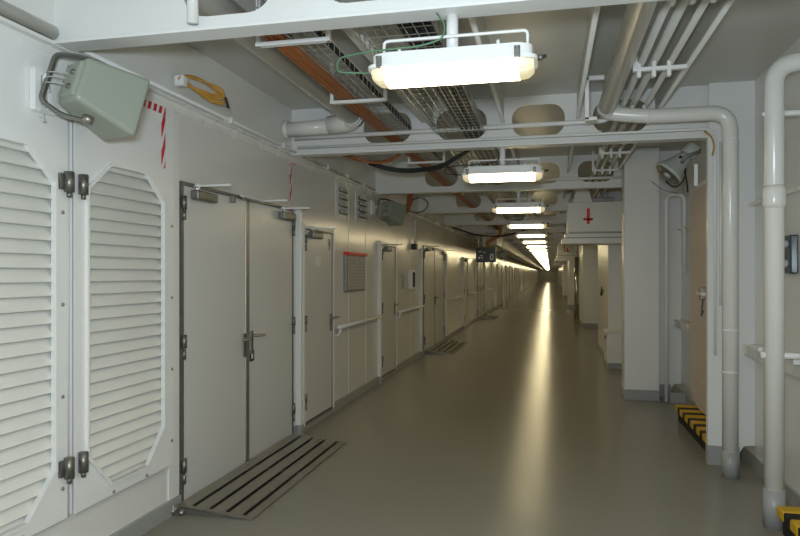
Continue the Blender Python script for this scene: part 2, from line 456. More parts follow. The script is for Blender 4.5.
ramp(3.80, 5.74, 'long slotted steel ramp below the near double door')
ramp(12.5, 14.7, 'shining slotted steel ramp below the mid-passage double door')
ramp(22.05, 23.85, 'small slotted ramp at the far double door past two posts')

# ------------------------------------------------------------------ ceiling lights
def make_light():
    root = thing('ceiling_light', (0, 0, 0), 'x', 'light', 'fluorescent lights hung below the beams')
    # local frame: centre x, hung under flange at z = 0 (ZB); Y centred
    w = .36
    b = MB()
    b.plate([rrect(-w, -.10, w, .10, .05, 5)], .015, M['beam'], onZ(-.232))
    b.plate([rrect(-w + .02, -.085, w - .02, .085, .045, 5)], .055, M['beam'], onZ(-.205))
    b.plate([rrect(-w + .045, -.065, w - .045, .065, .04, 5)], .012, M['beam'], onZ(-.172))
    hs = b.build('housing', root)
    prof = [(-.083, -.238), (.083, -.238), (.080, -.268), (.062, -.288), (.035, -.295), (-.035, -.295), (-.062, -.288), (-.080, -.268)]
    q = .285
    d = MB(); d.hull([(x, p[0], p[1]) for x in (-q, q) for p in prof], M['diffuser'])
    df = d.build('diffuser', root, 'glowing prismatic cover of the lamp')
    for s in (-1, 1):
        e = MB()
        e.hull([(s * q, p[0], p[1]) for p in prof] + [(s * (w - .04), p[0] * .95, -.240 + (p[1] + .240) * .92) for p in prof] + [(s * (w - .015), p[0] * .7, -.240 + (p[1] + .240) * .6) for p in prof], M['lamp_end'])
        e.build('end_cap', df, 'faintly glowing yellowish end of the cover')
    p = MB(); p.tube([(.0, 0, -.17), (.0, 0, .0)], .026, M['beam'], 14); p.build('hanger_post', root)
    g = MB()
    g.tube([(-w + .07, -.05, -.17), (-w + .07, -.05, -.115), (w - .04, -.05, -.115), (w - .04, -.05, -.17)], .007, M['beam'], 6, bend=.02)
    for x in (-.22, .2): g.tube([(x, -.06, -.17), (x, -.06, -.15)], .008, M['beam'], 6)
    g.build('guard_rail', root)
    for x in (-.30, .0 if False else .28):
        c = MB(); c.box((x - .012, -.110, -.243), (x + .012, -.094, -.195), M['hinge'], .004)
        c.tube([(x - .012, -.106, -.20), (x + .012, -.106, -.20)], .007, M['hinge'], 8); c.build('latch', hs)
    c = MB(); c.tube([(w, 0, -.215), (w + .02, 0, -.215)], .014, M['hinge'], 8); c.tube([(w + .02, 0, -.215), (w + .035, 0, -.21)], .008, M['black'], 8)
    c.build('cable_gland', root)
    return root
light0 = make_light()
LX = -.41
light_roots = []
for k, yy in enumerate(BY[:45]):
    o = light0 if k == 0 else copy_tree(light0)
    o.location = (LX, yy + .03, ZB + (.010 if k == 0 else .004))
    o['label'] = ('large nearest fluorescent light hanging from the first beam' if k == 0 else
                  '%s lit fluorescent light from the viewer in the receding row' % ORD[k] if k < 8 else
                  'tiny lit fluorescent light far along the row')
    if k >= 8: o['group'] = 'far ceiling lights'
# green earth wire curving to the first light and second
for k in (0, 1):
    b = MB(); y0 = BY[k]
    b.tube([(LX - .06, y0 - .02, ZB), (LX - .02, y0 - .03, ZB - .06), (LX - .03, y0 - .04, ZB - .12), (LX - .12, y0 - .045, ZB - .145), (LX - .34, y0 - .045, ZB - .150), (LX - .50, y0 - .02, ZB - .16), (LX - .52, y0 + .02, ZB - .21), (LX - .36, y0 + .02, ZB - .225)], .004, M['green'] if k == 0 else M['black'], 6, bend=.05)
    tag(b.build('lamp_cable'), 'thin green wire looping to the nearest ceiling light' if k == 0 else 'dark wire looping to the second ceiling light', 'cable')

# ------------------------------------------------------------------ grey-green wall horn boxes
def make_speaker():
    root = thing('horn_loudspeaker', (0, 0, 0), 'x', 'loudspeaker', 'grey-green box loudspeakers on the left wall')
    T = Matrix.Rotation(math.radians(-22), 4, 'Z') @ Matrix.Rotation(math.radians(-17), 4, 'X')
    # axis = +Y (mouth), local x right, z up, centre at origin
    def fr(y, w, h, cz=0): return [(sx * w / 2, y, cz + sz * h / 2) for sx in (-1, 1) for sz in (-1, 1)]
    b = MB(); b.hull(fr(-.15, .17, .215) + fr(.15, .26, .31), M['box_green'], .020, T)
    b.build('body', root)
    b = MB(); b.hull(fr(-.165, .12, .165) + fr(-.145, .135, .18), M['box_green'], .006, T)
    b.build('rear_cover', root)
    for z in (.03, -.045):
        c = MB(); c.tube([T @ Vector((.02, -.172, z)), T @ Vector((.02, -.162, z))], .013, M['hinge'], 10); c.build('bolt', root)
    c = MB()
    c.tube([T @ Vector(p) for p in ((.0, -.03, .150), (-.06, -.12, .155), (-.10, -.21, .12), (-.10, -.21, -.12), (-.06, -.12, -.155), (.0, -.03, -.148))], .013, M['steel_dark'], 4, bend=.03)
    c.tube([T @ Vector((-.0, -.03, -.125)), T @ Vector((.0, -.03, -.155))], .026, M['steel'], 12)
    c.tube([T @ Vector((-.10, -.21, 0)), T @ Vector((-.13, -.21, 0)), Vector((-.20, -.12, 0))], .018, M['beam'], 8)
    c.build('bracket', root, 'dark steel U-shaped bracket')
    for s in (-.02, .01, .035):
        c = MB(); c.tube([T @ Vector((-.02, -.150, s)), T @ Vector((-.06, -.20, s - .01)), T @ Vector((-.095, -.22, s - .015))], .003, M['paper'], 6, bend=.03); c.build('cable', root)
    c = MB(); c.tube([T @ Vector((-.09, -.18, -.13)), T @ Vector((-.11, -.18, -.17)), T @ Vector((-.09, -.17, -.21))], .006, M['paper'], 6); c.build('cable_tie', root)
    c = MB(); c.tube([T @ Vector((-.08, -.17, -.13)), T @ Vector((-.13, -.17, -.17)), T @ Vector((-.17, -.17, -.18))], .004, M['white'], 6); c.build('cable_tie', root)
    return root
sp = make_speaker(); sp.location = (-2.095, 2.74, 2.40); sp['label'] = 'large grey-green box loudspeaker on the wall above the louvre doors'
s2 = copy_tree(sp); s2.location = (-2.15, 8.90, 2.41); s2['label'] = 'small-looking grey box loudspeaker under the third beam by orange conduit'
# white socket boxes beside each loudspeaker
def make_socket():
    root = thing('socket_box', (0, 0, 0), 'x', 'socket', 'white socket boxes by the loudspeakers')
    b = MB(); b.plate([rrect(0, -.1, .135, .1, .012), rrect(.035, -.07, .10, .07, .006)], .03, M['beam'], onX(.017)); b.build('frame', root)
    b = MB(); b.box((.0, .034, -.071), (.012, .101, .071), M['paper']); b.build('insert', root)
    return root
s = make_socket(); s.location = (XL + .060, 2.54, 2.40); s['label'] = 'white rectangular socket box left of the near loudspeaker'
s = copy_tree(s); s.location = (XL, 8.58, 2.45); s['label'] = 'small white socket box left of the far loudspeaker'

# ------------------------------------------------------------------ left wall fittings
def tape(y, z0, z1, hy, lab, XL=XL):
    root = thing('barrier_tape', (XL + .01, y, z0), lab, 'tape', 'red and white barrier tapes')
    b = MB(); b.box((XL + .004, y - .018, z0), (XL + .008, y + .018, z1), M['tape'])
    b.build('strip', root)
    if hy is not None:
        b = MB(); b.box((XL + .004, min(hy, y), z1), (XL + .008, max(hy, y) + .022, z1 + .045), M['tape']); b.build('strip', root)
tape(3.60, 2.20, 2.53, 3.34, 'red and white barrier tape beside the near loudspeaker', XL + .058)
tape(5.77, 2.20, 2.585, 5.86, 'red and white barrier tape over the double door right edge')

for i, (y0, y1, z0, z1, lab) in enumerate(((7.14, 7.46, 2.24, 2.58, 'white louvred wall vent nearer the single grey door'), (7.91, 8.30, 2.27, 2.57, 'white louvred wall vent nearer the far loudspeaker'))):
    root = thing('wall_vent', (XL, (y0 + y1) / 2, z0), lab, 'vent', 'louvred wall vents')
    b = MB(); b.box((XL, y0 - .04, z0 - .06), (XL + .010, y1 + .02, z1 + .015), M['beam'], .003); b.build('plate', root)
    b = MB()
    for j in range(4):
        zc = z0 + (z1 - z0) * (j + .5) / 4
        b.hull([(XL + .012, y0 + .05, zc - .03), (XL + .012, y1 - .03, zc - .03), (XL + .012, y0 + .05, zc + .035), (XL + .012, y1 - .03, zc + .035), (XL + .06, y0 + .05, zc - .03), (XL + .06, y1 - .03, zc - .03)], M['beam'])
    b.build('hoods', root)
    b = MB()
    for j in range(4):
        zc = z0 + (z1 - z0) * (j + .5) / 4
        b.box((XL + .014, y0 + .042, zc - .031), (XL + .040, y0 + .049, zc + .01), M['steel_dark'])
        b.box((XL + .013, y0 + .05, zc - .037), (XL + .050, y1 - .03, zc - .031), M['black'])
    b.build('openings', root)

root = thing('notice_board', (XL, 7.8, 1.35), 'framed safety plan board with a red top rail on the left wall', 'board')
b = MB(); b.box((XL, 7.40, 1.34), (XL + .045, 8.18, 1.80), M['steel_dark'], .004); b.build('backing', root)
b = MB(); b.box((XL, 7.39, 1.775), (XL + .075, 8.19, 1.81), M['red'], .004); b.build('top_rail', root, 'red top rail')
for j in range(3):
    b = MB(); b.box((XL + .046, 7.43 + j * .25, 1.36), (XL + .050, 7.66 + j * .25, 1.765), M['paper'])
    for q in range(9): b.box((XL + .0503, 7.45 + j * .25, 1.39 + q * .04), (XL + .0507, 7.64 + j * .25, 1.395 + q * .04), M['steel_dark'])
    b.build('sheet', root)

def handrail(y0, y1, lab, z=.95):
    root = thing('handrail', (XL, (y0 + y1) / 2, z), lab, 'handrail', 'white handrails on the left wall')
    b = MB(); b.tube([(XL + .075, y0, z), (XL + .075, y1, z)], .021, M['beam'], 12)
    b.build('rail', root)
    for yy in (y0 + .08, y1 - .08):
        b = MB(); b.tube([(XL, yy, z - .10), (XL + .05, yy, z - .10), (XL + .075, yy, z - .01)], .012, M['beam'], 8, bend=.03); b.build('bracket', root)
handrail(6.99, 8.86, 'white handrail below the safety plan board')
handrail(10.03, 11.95, 'white handrail beside the white telephone box')
handrail(15.1, 17.95, 'white handrail past the mid-passage double door')
handrail(19.3, 21.1, 'distant white handrail between two wall posts')
handrail(24.2, 27.2, 'far white handrail beyond the black sign')

root = thing('wall_phone', (XL, 10.9, 1.3), 'white wall telephone box above the second handrail', 'telephone')
b = MB(); b.box((XL, 10.95, 1.28), (XL + .09, 11.22, 1.62), M['white'], .02); b.build('housing', root)
b = MB(); b.box((XL + .09, 10.99, 1.32), (XL + .12, 11.05, 1.58), M['black'], .012); b.build('handset', root)
b = MB(); b.box((XL, 10.45, 1.30), (XL + .012, 10.75, 1.56), M['paper'], .002)
tag(b.build('notice_sheet'), 'pale notice sheet left of the white telephone box', 'notice')
# thin white emergency light tube on wall
root = thing('wall_lamp', (XL, 11.3, 2.0), 'slim vertical white fitting high on the wall above the telephone', 'lamp')
b = MB(); b.tube([(XL + .05, 11.35, 2.08), (XL + .05, 11.35, 2.50)], .022, M['white'], 10); b.build('tube', root)
b = MB(); b.box((XL, 11.27, 1.98), (XL + .09, 11.43, 2.08), M['black'], .01); b.build('socket', root)
# wall seams
for i, yy in enumerate((7.60, 8.36, 10.2, 11.2)):
    b = MB(); b.box((XL, yy - .006, .10), (XL + .004, yy + .006, 2.60), M['beam']); struct('trim_%d' % tn, b, '%s thin vertical seam strip on the left wall panels' % ORD[i], 'seam'); tn += 1

# conduits along the left wall
b = MB(); b.tube([(XL + .045, YB + .03, 2.712), (XL + .045, BY[0] - .068, 2.712)], .034, M['pipe'], 14)
tag(b.build('wall_conduit'), 'white conduit high on the left wall above the louvre doors', 'conduit')
root = thing('wall_conduit', (XL + .03, 3, 2.70), 'thin conduit running on the ledge of the left wall past the doors', 'conduit')
b = MB(); b.tube([(XL + .04, BY[0] + .08, 2.70), (XL + .04, 8.70, 2.70)], .013, M['paint'], 8); b.build('pipe', root)
for yy in (4.5, 5.5, 6.7, 7.4, 8.1):
    c = MB(); c.box((XL, yy - .015, 2.676), (XL + .065, yy + .015, 2.722), M['beam'], .003); c.build('clip', root)
b = MB(); b.tube([(XL + .04, 9.0, 2.58), (XL + .04, 30, 2.58)], .016, M['pipe'], 8)
tag(b.build('wall_conduit'), 'thin conduit along the far left wall beyond the third beam', 'conduit')

# coiled cable
root = thing('cable_coil', (XL + .08, 4.05, 2.69), 'coiled ochre cable hanging from a clip on the left ledge', 'cable')
b = MB()
for j in range(5):
    a, c = .16 - .015 * (j % 3), .030 + .011 * j; ph = .35 * j
    pts = [(XL + .15 + .09 * math.cos(t + ph * .4) + .01 * math.sin(3 * t + j), 3.90 + a * .75 * math.cos(t + ph * .4) + .012 * j, 2.785 - .004 * j - .022 * math.cos(t) + (c * .8 + .012) * math.sin(t)) for t in [2 * PI * q / 20 for q in range(21)]]
    b.tube(pts, .0075, M['yellow_cord'], 6)
b.build('loops', root)
b = MB(); b.tube([(XL + .23, 4.01, 2.77), (XL + .25, 4.04, 2.73), (XL + .26, 4.06, 2.67)], .009, M['black'], 6); b.build('plug', root, 'black end of the cable')
b = MB(); b.box((XL + .02, 3.78, 2.76), (XL + .09, 3.84, 2.83), M['white'], .01); b.build('clip', root)

# ------------------------------------------------------------------ overhead pipes
def clampring(b, c, r, ax='Y', w=.02):
    v = Vector(c); d = {'X': Vector((w, 0, 0)), 'Y': Vector((0, w, 0)), 'Z': Vector((0, 0, w))}[ax]
    b.tube([v - d, v + d], r, M['beam'], 18)
root = thing('overhead_pipe', (-1.6, 4, 2.9), 'fat white pipe under the ceiling on the left, turning to the wall', 'pipe')
b = MB(); b.tube([(-1.69, YB + .03, 2.94), (-1.69, 5.60, 2.94)], .085, M['pipe'], 24)
b.tube([(-1.69, 5.50, 2.94), (-1.73, 5.62, 2.91), (-1.95, 5.63, 2.89)], .082, M['pipe'], 24, bend=.05)
b.tube([(-1.90, 5.63, 2.885), (XL + .004, 5.63, 2.87)], .066, M['pipe'], 20); b.build('run', root)
for yy in (2.66, 5.47, 5.53):
    c = MB(); clampring(c, (-1.69, yy, 2.94), .095, 'Y', .012); c.build('collar', root)
c = MB(); c.tube([(-2.34, 5.63, 2.87), (XL + .004, 5.63, 2.87)], .08, M['pipe'], 20); c.build('wall_flange', root)
c = MB(); c.tube([(-1.60, BY[0] - .05, 2.70), (-1.60, BY[0] - .05, 3.09)], .026, M['pipe'], 12); tag(c.build('drain_pipe'), 'short vertical pipe in front of the nearest beam hole', 'pipe')

root = thing('overhead_pipe', (.43, 4, 2.85), 'fat white ceiling pipe that elbows right and drops to the deck', 'pipe')
b = MB(); b.tube([(.435, YB + .03, 2.86), (.435, 5.50, 2.86)], .066, M['pipe'], 24); b.build('run', root)
b = MB(); b.tube([(.435, 5.42, 2.86), (.46, 5.47, 2.83), (.75, 5.45, 2.785), (1.34, 5.44, 2.785), (1.34, 5.43, 2.4), (1.34, 5.43, .16)], .057, M['pipe'], 22, bend=.14); b.build('run', root)
b = MB(); b.tube([(1.34, 5.43, 0), (1.34, 5.43, .20)], .062, M['baseboard'], 22); b.build('foot', root, 'grey painted foot of the pipe')
for p, ax in (((.435, 5.36, 2.86), 'Y'), ((.435, 5.40, 2.86), 'Y'), ((.75, 5.45, 2.785), 'X'), ((1.34, 5.43, 2.55), 'Z'), ((1.34, 5.43, .80), 'Z'), ((1.34, 5.43, 1.12), 'Z')):
    c = MB(); clampring(c, p, .070 if ax == 'Y' else .061, ax, .008 if ax != 'Z' else .006); c.build('collar', root)
c = MB(); c.tube([(1.34, 5.43, 1.12), (1.42, 5.55, 1.12), (1.42, 5.70, 1.12)], .012, M['beam'], 8); c.build('bracket', root)

root = thing('deck_pipe', (1.337, 4.42, 0), 'thick white vertical pipe at the right edge with a grey foot', 'pipe')
b = MB(); b.tube([(1.337, 4.42, .18), (1.337, 4.42, 2.83), (1.59, 4.38, 2.835)], .056, M['pipe'], 24, bend=.14); b.build('run', root)
b = MB(); b.tube([(1.337, 4.42, 0), (1.337, 4.42, .235)], .062, M['baseboard'], 24); b.build('foot', root, 'grey painted foot of the pipe')
for z in (2.03, ):
    c = MB(); c.lathe([(.057, z - .08), (.066, z - .05), (.066, z + .03), (.057, z + .06)], M['pipe'], 24, Matrix.Translation((1.337, 4.42, 0))); c.build('coupling', root)
c = MB(); c.tube([(1.262, 4.42, 1.05), (1.59, 4.42, 1.05)], .020, M['beam'], 10); c.build('bracket', root)
c = MB(); c.tube([(1.36, 4.42, 2.53), (1.59, 4.42, 2.53)], .018, M['beam'], 10); c.tube([(1.27, 4.42, 2.53), (1.29, 4.42, 2.53)], .014, M['white'], 10); c.build('bracket', root)

# small conduits through the beams on the right
for i, (x, z, r, lab) in enumerate(((.57, 2.90, .022, 'thin conduit right beside the fat ceiling pipe'), (.66, 2.93, .026, 'middle thin conduit of three between pipe and stiffener'), (.75, 2.90, .02, 'thin conduit nearest the right ceiling stiffener'))):
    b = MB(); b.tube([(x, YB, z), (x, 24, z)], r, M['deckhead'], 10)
    tag(b.build('ceiling_conduit'), lab, 'conduit', 'thin conduits on the right under the ceiling')
def hanger(x0, x1, y, z, lab):
    root = thing('pipe_hanger', ((x0 + x1) / 2, y, z), lab, 'hanger', 'white pipe hangers under the ceiling')
    b = MB(); b.box((x0, y - .02, z - .03), (x1, y + .02, z - .005), M['white'], .003)
    b.box((x0, y - .015, z - .03), (x0 + .03, y + .015, ZC), M['white'], .003)
    b.build('bar', root)
    for xx in (.57, .66, .75):
        if x0 < xx < x1:
            c = MB(); c.box((xx - .03, y - .022, z - .07), (xx - .005, y + .022, z + .03), M['white'], .004); c.build('clip', root)
hanger(.515, .84, 3.25, 2.87, 'white pipe hanger bar just beyond the nearest beam')
hanger(.515, .84, 4.42, 2.87, 'white pipe hanger bar crossing under the fat ceiling pipe')
hanger(.515, .84, 5.55, 2.87, 'white pipe hanger bar just before the second beam')
hanger(.515, .84, 7.4, 2.87, 'white pipe hanger bar between second and third beams')
hanger(.515, .84, 8.6, 2.87, 'white pipe hanger bar just before the third beam')
# small bracket frame left of the pipe
b = MB(); b.box((.245, 4.9, 2.66), (.275, 4.93, 2.97), M['white'], .003); b.box((.245, 4.9, 2.945), (.38, 4.93, 2.975), M['white'], .003)
b.box((.245, 4.9, 2.655), (.33, 4.93, 2.68), M['white'], .003)
tag(b.build('pipe_bracket'), 'white angle bracket left of the fat ceiling pipe', 'bracket')

# transverse conduits on the faces of the beams
b = MB(); b.tube([(-2.30, 5.68, 2.80), (.45, 5.68, 2.82), (.56, 5.62, 2.90)], .020, M['beam'], 12, bend=.05)
tag(b.build('cross_conduit'), 'white conduit crossing in front of the second beam holes', 'conduit')
b = MB(); b.tube([(-2.28, 5.70, 2.715), (1.24, 5.68, 2.715), (1.285, 5.66, 2.66), (1.285, 5.66, .9)], .012, M['beam'], 10, bend=.08)
tag(b.build('cross_conduit'), 'thin white conduit low on the second beam, dropping down the right frame', 'conduit')
b = MB(); b.tube([(1.325, 5.66, 2.60), (1.325, 5.66, 1.30)], .010, M['beam'], 8)
tag(b.build('frame_conduit'), 'thin vertical conduit on the nearest right web frame', 'conduit')
b = MB(); b.tube([(-.4, 8.76, 2.78), (1.0, 8.76, 2.78)], .018, M['beam'], 10)
tag(b.build('cross_conduit'), 'white conduit crossing in front of the third beam', 'conduit')
b = MB(); b.tube([(1.20, 5.64, 2.69), (1.25, 5.62, 2.64), (1.27, 5.61, 2.56), (1.255, 5.62, 2.49)], .007, M['yellow_cord'], 6, bend=.03)
tag(b.build('loose_cable'), 'short brown cable end looping at the top of the right web frame', 'cable')

# ------------------------------------------------------------------ cable trays
def ladder(x0, x1, y0, y1, z, lab, cables, group):
    root = thing('cable_tray', ((x0 + x1) / 2, (y0 + y1) / 2, z), lab, 'cable tray', group)
    b = MB()
    n = max(3, int(round((x1 - x0) / .055)) + 1)
    for i in range(n):
        x = x0 + (x1 - x0) * i / (n - 1); b.tube([(x, y0, z), (x, y1, z)], .0035, M['wire'], 4)
    for x in (x0, x1): b.tube([(x, y0, z + .06), (x, y1, z + .06)], .0045, M['wire'], 4)
    y = y0 + .02
    while y < y1:
        b.tube([(x0, y, z + .06), (x0, y, z), (x1, y, z), (x1, y, z + .06)], .0035, M['wire'], 4); y += .10
    b.build('basket', root)
    for (xa, xb, m, cnt, zz, nm) in cables:
        c = MB()
        for i in range(cnt):
            x = xa + (xb - xa) * (i + .5) / cnt; r = (xb - xa) / cnt * .5 * random.uniform(.8, 1.05)
            pts = []; yy = y0 + .1
            while yy < y1:
                pts.append((x + random.uniform(-.006, .006), yy, z + r + .004 + zz + random.uniform(0, .006))); yy += .6
            if len(pts) > 1: c.tube(pts, r, M[m], 7)
        c.build(nm, root)
ladder(-1.37, -1.22, 2.9, 30, 2.826, 'orange cable run beside a wire tray left of the lights', [(-1.515, -1.375, 'orange', 6, -.004, 'cable_bundle')], 'wire cable trays under the ceiling')
ladder(-.98, -.56, 2.9, 30, 2.79, 'wire basket tray with black cables directly behind the nearest light', [(-.76, -.58, 'black', 5, 0, 'cable_bundle'), (-.75, -.60, 'black', 4, .03, 'cable_bundle')], 'wire cable trays under the ceiling')
b = MB()
for x in (-1.27, -1.245, ): b.tube([(x, 2.9, 2.905), (x, 5.6, 2.895), (x + .01, 9, 2.9)], .010, M['black'], 6)
tag(b.build('tray_cable'), 'pair of black cables on the right edge of the orange cable tray', 'cable')
# tray supports
for i, (x0, x1, y) in enumerate(((-1.58, -1.15, 3.35), (-1.58, -1.15, 4.6), (-1.58, -1.15, 7.3))):
    root = thing('tray_support', ((x0 + x1) / 2, y, 2.8), 'white tray support bar under the orange cables, %s' % ('just beyond the nearest beam', 'midway to the second beam', 'beyond the second beam')[i], 'support', 'white tray supports')
    b = MB(); b.box((x0, y - .02, 2.800), (x1, y + .02, 2.822), M['white'], .003); b.build('bar', root)
    for xx in (x0, x1 - .025):
        c = MB(); c.box((xx, y - .012, 2.80), (xx + .025, y + .012, ZC), M['white'], .003); c.build('hanger_rod', root)
b = MB(); b.box((-1.78, 17.6, 2.33), (-1.38, YE - .1, 2.63), M['deckhead'], .02); tag(b.build('air_duct'), 'long square duct under the far beams behind the black hanging signs', 'duct')
# flat duct strip between tray and light
b = MB(); b.box((-1.12, 2.9, 2.90), (-1.05, 5.75, 2.96), M['deckhead'], .004); tag(b.build('cable_duct'), 'flat grey duct left of the black cable tray', 'duct')

# drooping cables between second and third beam
b = MB()
for j in range(4):
    o = .018 * j
    b.tube([(-2.15, 6.35 + o, 2.80), (-1.98, 6.45 + o, 2.755 - o * .3), (-1.78, 6.5 + o, 2.685 + o * .3), (-1.60, 6.5, 2.69 + o * .3), (-1.48, 6.45, 2.76), (-1.42, 6.4, 2.85)], .013, M['orange'], 8, bend=.1)
tag(b.build('drooping_cables'), 'sagging orange cable bundle just behind the second beam', 'cable')
b = MB()
for j in range(3):
    o = .016 * j
    b.tube([(-1.82, 6.5, 2.68 + o), (-1.62, 6.55, 2.61 + o), (-1.4, 6.6, 2.59 + o), (-1.08, 6.55, 2.61 + o), (-.9, 6.5, 2.70 + o), (-.72, 6.45, 2.80), (-.66, 6.6, 2.83)], .010, M['black'], 8, bend=.12)
tag(b.build('drooping_cables'), 'sagging black cable bundle below the second beam', 'cable')
b = MB()
for j in range(3): b.tube([(-2.02 + .03 * j, 9.35, 2.9), (-2.02 + .03 * j, 9.35, 2.6), (-2.08 + .03 * j, 9.3, 2.44)], .016, M['orange'], 8, bend=.05)
tag(b.build('orange_conduit'), 'short orange cables dropping behind the far loudspeaker', 'cable')
b = MB(); b.tube([(-1.95, 9.3, 2.62), (-1.82, 9.28, 2.66), (-1.70, 9.28, 2.58), (-1.74, 9.28, 2.47), (-1.88, 9.3, 2.43), (-2.0, 9.3, 2.46)], .008, M['black'], 6, bend=.06)
tag(b.build('loose_cable'), 'black cable loop right of the far loudspeaker', 'cable')
b = MB(); b.tube([(-1.12, 15.3, 2.92), (-1.12, 15.3, 2.45), (-1.42, 15.3, 2.28), (-1.42, 15.3, 2.2)], .04, M['orange'], 8, bend=.06)
tag(b.build('orange_conduit'), 'orange conduit dropping beside the black hanging sign', 'cable')
b = MB(); b.tube([(-2.2, 15.0, 2.62), (-1.6, 15.0, 2.42), (-1.0, 15.0, 2.40), (-.5, 15.0, 2.55)], .02, M['black'], 6, bend=.2)
tag(b.build('drooping_cables'), 'dark cables sagging across the passage above the black sign', 'cable')

# ------------------------------------------------------------------ black hanging signs
root = thing('hanging_sign', (-1.52, 16, 1.82), 'rectangular black hanging sign with white marks over the passage', 'sign')
b = MB(); b.box((-1.76, 16.0, 1.83), (-1.28, 16.08, 2.19), M['signface'], .01); b.build('panel', root)
b = MB(); b.plate([rrect(-1.42, 1.89, -1.34, 2.03, .02), rrect(-1.40, 1.91, -1.36, 2.01, .01)], .006, M['white'], onY(15.997)); b.build('ring_mark', root, 'white ring-shaped figure')
for bx in ((-1.70, 2.08, -1.62, 2.10), (-1.58, 2.06, -1.53, 2.08), (-1.70, 1.92, -1.66, 1.96), (-1.63, 1.93, -1.59, 1.95), (-1.66, 1.98, -1.60, 2.0)):
    b = MB(); b.box((bx[0], 15.994, bx[1]), (bx[2], 16.0, bx[3]), M['white']); b.build('marking', root)
b = MB(); b.tube([(-1.70, 16.04, 2.19), (-1.70, 16.04, ZC)], .012, M['beam'], 8); b.tube([(-1.56, 16.04, 2.19), (-1.56, 16.04, ZC)], .012, M['beam'], 8); b.build('hanger_rod', root)
root = thing('hanging_sign', (-1.1, 16.5, 1.9), 'small square black sign with a pale ring right of the larger sign', 'sign')
b = MB(); b.box((-1.22, 16.5, 1.92), (-1.08, 16.57, 2.12), M['signface'], .01); b.build('panel', root)
ring = [(-1.15 + .045 * math.cos(2 * PI * q / 20), 2.02 + .045 * math.sin(2 * PI * q / 20)) for q in range(20)]
ring2 = [(-1.15 + .03 * math.cos(2 * PI * q / 20), 2.02 + .03 * math.sin(2 * PI * q / 20)) for q in range(20)]
b = MB(); b.plate([ring, ring2], .006, M['paper'], onY(16.497)); b.build('markings', root)
b = MB(); b.tube([(-1.15, 16.54, 2.12), (-1.15, 16.54, ZC)], .012, M['beam'], 8); b.build('hanger_rod', root)

# ------------------------------------------------------------------ boxes with red mark
def header(y, xe, lab, n):
    root = thing('header_box', (.8, y, 2.03), lab, 'box', 'white header boxes with red marks')
    b = MB(); b.box((.27, y, 2.22), (xe, y + .55, 2.70), M['beam'], .012)
    b.build('housing', root)
    b = MB(); b.box((.24, y - .02, 2.135), (xe, y + .60, 2.195), M['beam'], .008); b.box((.19, y - .05, 2.03), (xe, y + .62, 2.12), M['beam'], .01)
    b.box((.30, y + .03, 2.19), (xe, y + .5, 2.225), M['steel_dark']); b.box((.28, y + .01, 2.118), (xe, y + .5, 2.138), M['steel_dark'])
    b.build('track', root)
    c = MB()
    if n == 0:
        c.box((.575, y - .003, 2.35), (.622, y, 2.60), M['red']); c.box((.53, y - .003, 2.408), (.66, y, 2.44), M['red'])
        c.tube([(.54, y - .003, 2.424), (.54, y, 2.424)], .022, M['red'], 10); c.tube([(.65, y - .003, 2.424), (.65, y, 2.424)], .022, M['red'], 10)
    else:
        c.box((.50, y - .003, 2.36), (.54, y, 2.62), M['red']); c.box((.60, y - .003, 2.36), (.64, y, 2.50), M['red']); c.box((.52, y - .003, 2.36), (.72, y, 2.39), M['red'])
    c.build('red_mark', root, 'red painted mark')
    c = MB(); c.box((.30, y + .1, 2.70), (xe - .6, y + .3, 2.78), M['steel_dark'], .01); c.hull([(.36, y + .05, 2.70), (.66, y + .05, 2.70), (.42, y + .05, 2.95), (.60, y + .05, 2.95), (.36, y + .2, 2.70), (.66, y + .2, 2.70), (.42, y + .2, 2.95), (.60, y + .2, 2.95)], M['beam'])
    c.box((.48, y + .05, 2.95), (.54, y + .2, ZC), M['beam'])
    c.build('bracket', root)
header(10.9, XR, 'white overhead header box with a red anchor-like mark beside the box pillar', 0)
header(24.8, XR, 'distant white overhead header box with a small red mark', 1)
header(38.5, XR, 'farthest white header box on the right', 2)

# low locker, steel pillar, small things right
root = thing('low_locker', (1.1, 11.4, 0), 'low white steel locker with a dark plinth behind the box pillar', 'locker')
b = MB(); b.box((.90, 11.15, .09), (1.35, 11.70, .58), M['beam'], .012); b.build('body', root)
b = MB(); b.box((.885, 11.13, .58), (1.36, 11.715, .61), M['beam'], .01); b.build('lid', root)
b = MB(); b.box((.93, 11.18, 0), (1.33, 11.69, .09), M['baseboard']); b.build('plinth', root)
b = MB(); b.tube([(.885, 11.15, .55), (.87, 11.15, .50)], .02, M['steel'], 10); b.build('latch', root)
b = MB(); b.tube([(.85, 22.35, 0), (.85, 22.35, 2.10)], .075, M['chrome'], 18); b.tube([(.85, 22.35, 0), (.85, 22.35, .03)], .11, M['steel'], 18)
b.tube([(.85, 22.35, 2.10), (.85, 22.35, ZC)], .05, M['beam'], 12)
tag(b.build('steel_pillar'), 'bright stainless round pillar beyond the second casing on the right', 'pillar')
root = thing('cable_loop', (.95, 12.6, 1.2), 'small dark cable loop on the side of the tall right casing', 'cable')
b = MB(); b.tube([(.955, 12.9, 1.30), (.93, 12.85, 1.18), (.93, 12.7, 1.14), (.955, 12.6, 1.25)], .012, M['black'], 6, bend=.05); b.build('loop', root)

# pipe loop beside pillar
b = MB(); b.tube([(1.36, 8.36, .02), (1.36, 8.36, 2.50), (1.56, 8.36, 2.50), (1.56, 8.36, 1.55)], .022, M['beam'], 12, bend=.12)
tag(b.build('conduit_loop'), 'white tube rising beside the box pillar and bending over to the wall', 'conduit')
b = MB(); b.box((1.40, 8.40, .0), (1.59, 8.44, .12), M['baseboard'])
tag(b.build('pipe_plinth'), 'small grey plinth right of the box pillar foot', 'plinth')

